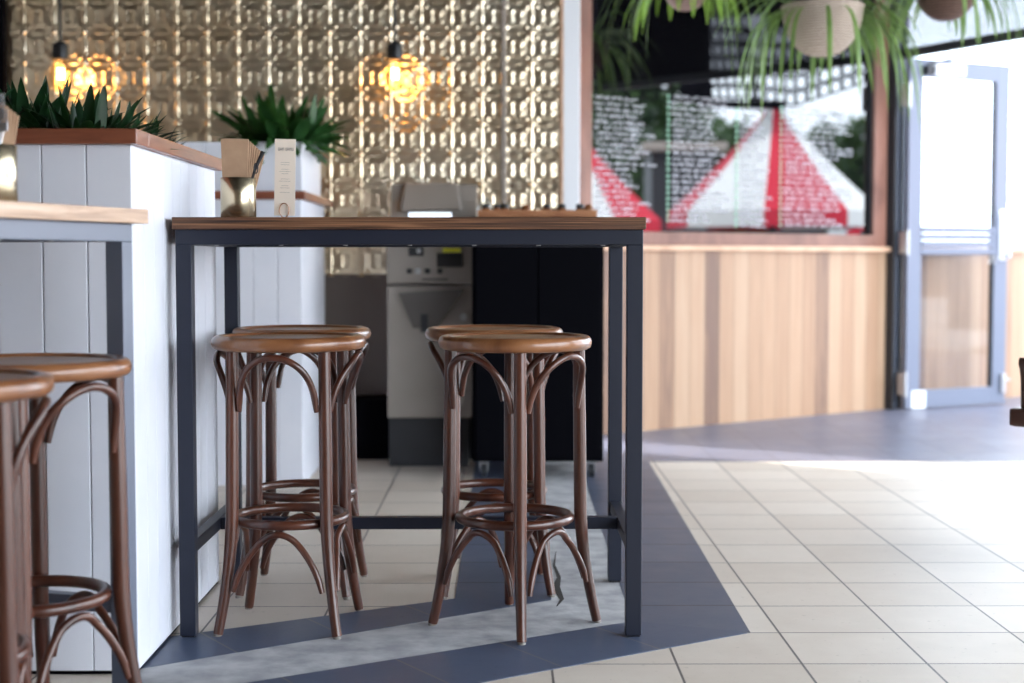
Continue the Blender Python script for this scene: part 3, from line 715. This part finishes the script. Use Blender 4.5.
# cup on left table
lx = atY(-8, 200, 2.86)
cup((lx.x, 2.86, ZT), 'silver cup of cutlery on the pale topped table at the left edge')
napkins((lx.x, 2.86, ZT), 0, 'kraft paper sleeves in the cup at the left edge', 5, .185)
for i, (dx, dz, lab) in enumerate([(.02, .17, 'steel fork leaning right in the cup at the left edge'), (.012, .2, 'steel fork standing tall in the cup at the left edge')]):
    k = thing('fork', lab, 'fork', (lx.x+.012, 2.86-.028+.008*i, ZT+.006)); bm = B()
    tube(bm, [(0,0,0), (dx*.5,0,dz*.5), (dx,0,dz*.75)], .003, 8, sx=.6); obj('fork_handle', bm, 'steelc', k, True)
    bm = B(); box(bm, dx-.009, dx+.009, -.0015, .0015, dz*.75, dz*.85, .001)
    for q in range(4): box(bm, dx-.009+q*.005, dx-.006+q*.005, -.001, .001, dz*.85, dz)
    obj('fork_head', bm, 'steelc', k)

# ------------------------------------------------------------------ pendants
PY = 7.18
def pendant(px, label):
    p = atY(px, 60, PY); zs = atY(px, 43, PY).z; ze = atY(px, 60, PY).z
    t = thing('pendant_light', label, 'pendant light', (p.x, PY, zs), 0, 'bare bulb pendants before the tin wall')
    hs = zs-ze
    bm = B(); tube(bm, [(0,0,0), (0,0,3.0-zs)], .0065, 8); obj('cord', bm, 'blackplastic', t, True)
    bm = B(); lathe(bm, [(0,.008), (.014,.008), (.022,0), (.036,-.008), (.038,-.02), (.038,-hs+.01), (.046,-hs+.006), (.046,-hs), (.02,-hs), (0,-hs)], 32); obj('lamp_holder', bm, 'blackplastic', t, True)
    bm = B(); lathe(bm, [(.02,-hs), (.028,-hs-.012), (.045,-hs-.035), (.05,-hs-.065), (.046,-hs-.1), (.032,-hs-.128), (.012,-hs-.142), (0,-hs-.144)], 32); bl = obj('bulb', bm, 'bulb', t, True)
    bm = B()
    pts = []
    for i in range(60):
        a = i*.9; pts.append((.014*math.cos(a*.7), .014*math.sin(a*.7), -hs-.04-.05*(.5+.5*math.sin(a))))
    tube(bm, pts, .0022, 6); obj('filament', bm, 'filament', bl, True)
    ld = bpy.data.lights.new('bulb_light', 'POINT'); ld.color = (1,.55,.22); ld.energy = 1.8; ld.shadow_soft_size = .03
    lo = bpy.data.objects.new('bulb_light', ld); COL.objects.link(lo); lo.parent = t; lo.location = (0,0,-hs-.065)
pendant(60.5, 'left hanging bare bulb with black holder above the long planter')
pendant(395, 'right hanging bare bulb with black holder above the cash machine')

# ------------------------------------------------------------------ hanging baskets
def hang(px, pybot, Y, w, hgt, m, label, rim=1.0):
    p = atY(px, pybot, Y); t = thing('hanging_basket', label, 'hanging basket', (p.x, Y, p.z))
    R = w/2; prof = [(0,0)]
    for i in range(1, 15):
        a = i/14; prof.append((R*math.sin(a*PI/2)**.75*(.98 if a < 1 else 1), hgt*(1-math.cos(a*PI/2))**.9))
    prof += [(R*1.02, hgt+.01), (R*.98, hgt+.018), (R*.94, hgt), (R*.8, hgt*.8), (0, hgt*.78)]
    bm = B(); lathe(bm, prof, 40); obj('basket', bm, m, t, True)
    bm = B()
    top = 3.0-p.z
    for k in range(3):
        a = k*2*PI/3+.4; tube(bm, [(R*.97*math.cos(a), R*.97*math.sin(a), hgt), (0, 0, min(top, hgt+.5))], .003, 6)
    if top > hgt+.5: tube(bm, [(0,0,hgt+.5), (0,0,top)], .004, 6)
    obj('hanger_wire', bm, 'greyd', t)
    return t, R, hgt
# fern
t, R, hg = hang(686, 11, 7.45, .26, .17, 'clay', 'hanging basket of feathery fern at the top centre before the window')
rf = random.Random(21); bm = B()
def frond(bm, az, L, el, droop, b):
    d = Vector((math.cos(az)*math.cos(el), math.sin(az)*math.cos(el), math.sin(el))); p = Vector(b); N = 30; side = Vector((-math.sin(az), math.cos(az), 0))
    for i in range(N):
        t_ = i/N; ll = .03*math.sin(PI*min(1, .15+.85*t_))**.6*(1-.35*t_)
        for s in (-1, 1):
            q = (side*s + d*.35).normalized(); up = side.cross(d)
            a = p; b_ = p+q*ll*.5+d*.006; c_ = p+q*ll+d*.001*rf.random()+Vector((0,0,-.004)); e_ = p+q*ll*.5-d*.004
            bm.faces.new([bm.verts.new(v) for v in (a, b_, c_, e_)])
        p = p+d*(L/N); d = (d+Vector((rf.uniform(-.01,.01), rf.uniform(-.01,.01), -droop/N))).normalized()
for i in range(44):
    az = rf.uniform(0, 2*PI); L = rf.uniform(.26, .42)
    frond(bm, az, L, rf.uniform(.1, 1.1), rf.uniform(2.2, 4.2), (R*.6*math.cos(az), R*.6*math.sin(az), hg*.85))
for xx, L in ((-.34,.40), (-.32,.52), (-.27,.48), (-.22,.55), (-.17,.44), (-.12,.50), (-.06,.42), (.0,.54), (.03,.40), (.10,.42), (.2,.40), (.26,.44), (.32,.42)):
    frond(bm, PI if xx < 0 else 0, L*1.25, .15, 6-abs(xx)*8, (xx*.5, -.12, hg*.95))
obj('foliage', bm, 'fern', t, False, False)
# spider plants
def spider(t, R, hg, n, Lr, rng, extra=()):
    bm = B()
    for i in range(n):
        az = rng.uniform(-.2, PI+.2); blade(bm, (R*.55*math.cos(az), R*.55*math.sin(az), hg*.85), az, rng.uniform(.3, 1.3), rng.uniform(*Lr), rng.uniform(.018, .03), rng.uniform(2.5, 5), 12)
    for az, L, el, dr, w in extra:
        blade(bm, (R*.7*math.cos(az), R*.7*math.sin(az), hg*.9), az, el, L, w, dr, 14)
    obj('foliage', bm, 'spider', t, True, False)
t, R, hg = hang(822, 57, 7.45, .40, .235, 'basket', 'pale woven hanging basket with long arching leaves before the window')
ex = [(PI+a, L, .3, 6, .022) for a, L in ((-.3,.66), (-.1,.72), (.1,.6), (.3,.7), (.5,.62), (.2,.5), (-.2,.5), (.6,.72), (.8,.6), (.45,.45), (-.6,.5), (.9,.5))]
ex += [(a, L, .35, 6, .022) for a, L in ((-.2,.6), (.0,.66), (.1,.5), (.3,.62), (-.4,.68), (-.6,.5))]
ex += [(-PI/2+a, L, .3, 6, .026) for a, L in ((-.1,.56), (.3,.6))]
ex += [(-.15+a, L, .2, 4.5, .026) for a, L in ((0,.85), (.2,.8), (.3,.72), (-.1,.75))]
spider(t, R, hg, 48, (.35, .62), random.Random(4), ex)
t, R, hg = hang(946, 21, 7.7, .33, .2, 'coir', 'brown coir hanging basket with arching leaves near the glass door')
spider(t, R, hg, 36, (.35, .6), random.Random(8), [(PI+.1,.5,.3,6,.018), (PI-.3,.55,.3,6,.018), (.1,.6,.4,6,.02), (-.3,.62,.4,6,.02), (-.1,.68,.5,6,.018), (-1.5,.4,.3,6,.02), (-1.3,.44,.3,6,.02)])

# ------------------------------------------------------------------ low wooden chair at the right edge
ch = thing('wooden_chair', 'dark wooden chair cut off by the right edge of the picture', 'chair', (1.945, 4.80, 0), math.radians(45))
M['chairwood'] = wood('chair_wood', (.035,.012,.008), (.07,.026,.016), (10,10,3), .4, .03, coat=.2)
bm = B(); box(bm, -.23, .23, -.23, .23, .425, .485, .012); obj('seat', bm, 'chairwood', ch)
for x in (-.1, .1):
    for y in (-.1, .1):
        bm = B(); tube(bm, [(x*1.25, y*1.25, 0), (x, y, .425)], [.016, .02], 12); obj('leg', bm, 'chairwood', ch, True)
bm = B()
for y in (-.19, 0, .19): tube(bm, [(-.19, y, .48), (-.20, y, .58), (-.215, y, .63)], [.016,.014,.013], 12)
tube(bm, [(-.215, -.2, .63), (-.235, 0, .64), (-.215, .2, .63)], .018, 12, sx=.6)
obj('backrest', bm, 'chairwood', ch, True)
# ------------------------------------------------------------------ outside the opening: what the glass reflects
def virt(px, py, Y):
    p = atY(px, py, Y); q = Vector((p.x, p.y)); d = (q-W0).dot(WN); q = q-2*d*WN; return Vector((q.x, q.y, p.z))
# street ground
bm = B(); prism(bm, [(9.5,-12), (45,-12), (45,30), (9.5,30)], -.05, -.002); struct('floor_street', bm, 'pavement')
# perforated black screen hung in front of the awning
def panel(bm, c, nu, nv, hole=.34, solid=False, th=.03):
    c = [Vector(p) for p in c]; nrm = (c[1]-c[0]).cross(c[3]-c[0]).normalized()*th
    def P_(u, v): return (c[0]*(1-u)+c[1]*u)*(1-v)+(c[3]*(1-u)+c[2]*u)*v
    if solid:
        a = [bm.verts.new(p) for p in c]; b = [bm.verts.new(p+nrm) for p in c]; bm.faces.new(a); bm.faces.new(b[::-1])
        for i in range(4): bm.faces.new((a[i], a[(i+1)%4], b[(i+1)%4], b[i]))
        return
    for i in range(nu):
        for j in range(nv):
            ctr = ((i+.5)/nu, (j+.5)/nv); hu, hv = hole/nu, hole/nv; K = 3
            out = []; inn = []
            for k in range(16):
                a = 2*PI*(k+.5)/16; x, y = math.cos(a), math.sin(a); m_ = max(abs(x), abs(y))
                out.append((ctr[0]+x/m_*.5/nu, ctr[1]+y/m_*.5/nv)); e_ = (abs(x)**5+abs(y)**5)**(-1/5)
                inn.append((ctr[0]+x*e_*hu, ctr[1]+y*e_*hv))
            for lay in (0, 1):
                o_ = [bm.verts.new(P_(*q)+nrm*lay) for q in out]; n2 = [bm.verts.new(P_(*q)+nrm*lay) for q in inn]
                for k in range(16): bm.faces.new((o_[k], o_[(k+1)%16], n2[(k+1)%16], n2[k]))
                if lay == 0: keep = n2
            for k in range(16): bm.faces.new((keep[k], keep[(k+1)%16], n2[(k+1)%16], n2[k]))
VY = 15.5
def vq(*pts): return [virt(x, y, VY) for x, y in pts]
aw = B()
panel(aw, vq((560,78), (684,78), (684,-60), (560,-60)), 1, 1, solid=True)
panel(aw, vq((560,99), (690,100), (690,78), (560,78)), 9, 2, .36)
panel(aw, vq((684,101), (716,103), (712,-60), (684,-60)), 1, 1, solid=True)
panel(aw, vq((716,99), (768,99), (752,14), (706,14)), 6, 6, .33)
panel(aw, vq((700,14), (770,14), (770,-60), (700,-60)), 1, 1, solid=True)
panel(aw, vq((752,100), (800,106), (800,30), (742,30)), 5, 5, .35)
panel(aw, vq((800,106), (905,72), (905,10), (800,30)), 9, 5, .35)
panel(aw, vq((770,30), (905,10), (905,-60), (770,-60)), 1, 1, solid=True)
panel(aw, vq((700,107), (790,109), (790,100), (700,100)), 1, 1, solid=True)
o = obj('awning_screen', aw, 'black'); tag(o, 'black perforated awning screen seen reflected in the menu window', 'awning')

def umbrella(px, py, Y, label, rz, first=[None]):
    p = virt(px, py, Y)
    if first[0] is None:
        t = thing('market_umbrella', label, 'umbrella', (p.x, p.y, 0), rz, 'market umbrellas on the street'); first[0] = t
        zt = 2.66; R = 1.12; h = 1.2; n = 8
        bm = B(); tube(bm, [(0,0,0), (0,0,zt)], .03, 10); obj('pole', bm, 'greyd', t, True)
        bm = B(); lathe(bm, [(.3,0), (.3,.06), (.05,.09), (.05,.2), (0,.2)], 24); obj('base', bm, 'greyd', t)
        for par, m_ in ((0, 'umbwhite'), (1, 'umbred')):
            bm = B()
            for k in range(par, n, 2):
                a0, a1 = 2*PI*k/n, 2*PI*(k+1)/n; prev = None
                for q in range(9):
                    u = q/8; r = .02+R*u; z = zt-h*u**.85
                    pr = (bm.verts.new((r*math.cos(a0), r*math.sin(a0), z)), bm.verts.new((r*math.cos(a1), r*math.sin(a1), z)))
                    if prev: bm.faces.new((prev[0], prev[1], pr[1], pr[0]))
                    prev = pr
                pr = (bm.verts.new((r*math.cos(a0), r*math.sin(a0), z-.16)), bm.verts.new((r*math.cos(a1), r*math.sin(a1), z-.16)))
                bm.faces.new((prev[0], prev[1], pr[1], pr[0]))
            obj('canopy_gores', bm, m_, t)
    else: dup(first[0], (p.x, p.y, 0), rz, label)
umbrella(778, 108, 16, 'striped umbrella reflected in the right half of the menu window', -.04)
umbrella(580, 150, 19.5, 'striped umbrella reflected at the left edge of the menu window', .9)
umbrella(905, 120, 24, 'striped umbrella reflected at the right edge of the menu window', .75)
def tree(px, Y, h, r, label, seed):
    p = virt(px, 260, Y); t = thing('street_tree', label, 'tree', (p.x, p.y, 0)); rr = random.Random(seed)
    bm = B(); tube(bm, [(0,0,0), (.05,0,h*.4), (0,.1,h*.8)], [.14,.1,.05], 10); obj('trunk', bm, 'bark', t, True)
    bm = B()
    for i in range(2600):
        a = rr.uniform(0, 2*PI); b_ = math.acos(rr.uniform(-1, 1)); q = r*(.55+.45*rr.random()**.5)*(1+.2*math.sin(3*a+seed)*math.sin(2*b_))
        leaf(bm, (q*math.sin(b_)*math.cos(a), q*math.sin(b_)*math.sin(a), h*.62+q*.9*math.cos(b_)), rr.uniform(0, 6.3), rr.uniform(-1, 1), .34, .2, .5, .2, 2)
    obj('crown', bm, 'treeleaf', t, False, False)
tree(860, 32, 4.4, 1.3, 'street tree reflected at the right of the menu window', 1)
tree(625, 29, 5.2, 1.7, 'street tree reflected at the left of the menu window', 2)
tree(735, 37, 4.8, 1.4, 'street tree reflected in the centre of the menu window', 3)
p = virt(700, 260, 42); q = virt(600, 260, 42)
hb = thing('street_building', 'low dark building across the street reflected in the menu window', 'building', (p.x, p.y, 0), math.atan2((q-p).y, (q-p).x))
bm = B(); box(bm, -5.0, 6.5, -2, 2, 0, 3.6, .02); obj('wall', bm, 'greyd', hb)
bm = B(); box(bm, -5.1, 6.6, -2.1, 2.1, 3.6, 3.8, .02); obj('roof', bm, 'grey', hb)

p = virt(712, 260, 22); q = virt(650, 260, 22)  # dark box added to make a dark zone in the window's reflection
kb = thing('street_dark_box', 'dark box added on the street to darken the menu window reflection left of centre', 'dark box', (p.x, p.y, 0), math.atan2((q-p).y, (q-p).x))
bm = B(); L_ = (q-p).length; box(bm, 0, L_, -.6, .6, 0, 2.5, .02); obj('body', bm, 'greyd', kb)
bm = B(); box(bm, -.15, L_+.15, -.8, .8, 2.5, 2.62, .02); obj('roof', bm, 'grey', kb)
for yy in (-.63, .6):
    bm = B(); box(bm, .15, L_-.15, yy, yy+.03, .95, 1.02, .005); obj('counter_shelf', bm, 'alu', kb)

# ------------------------------------------------------------------ light
w = bpy.data.worlds.new('world'); scn.world = w; w.use_nodes = True
bg_ = w.node_tree.nodes['Background']; bg_.inputs[0].default_value = (.82,.91,1.0,1); bg_.inputs[1].default_value = 6.0
sd = bpy.data.lights.new('sun', 'SUN'); sd.energy = 5.5; sd.angle = .02; sd.color = (1,.95,.88)
so = bpy.data.objects.new('sun', sd); COL.objects.link(so); so.rotation_euler = Vector((-.7, .45, .9)).to_track_quat('Z', 'Y').to_euler()

vs_ = scn.view_settings; vs_.view_transform = 'Standard'; vs_.look = 'None'; vs_.exposure = .56; vs_.gamma = 1; vs_.use_curve_mapping = False
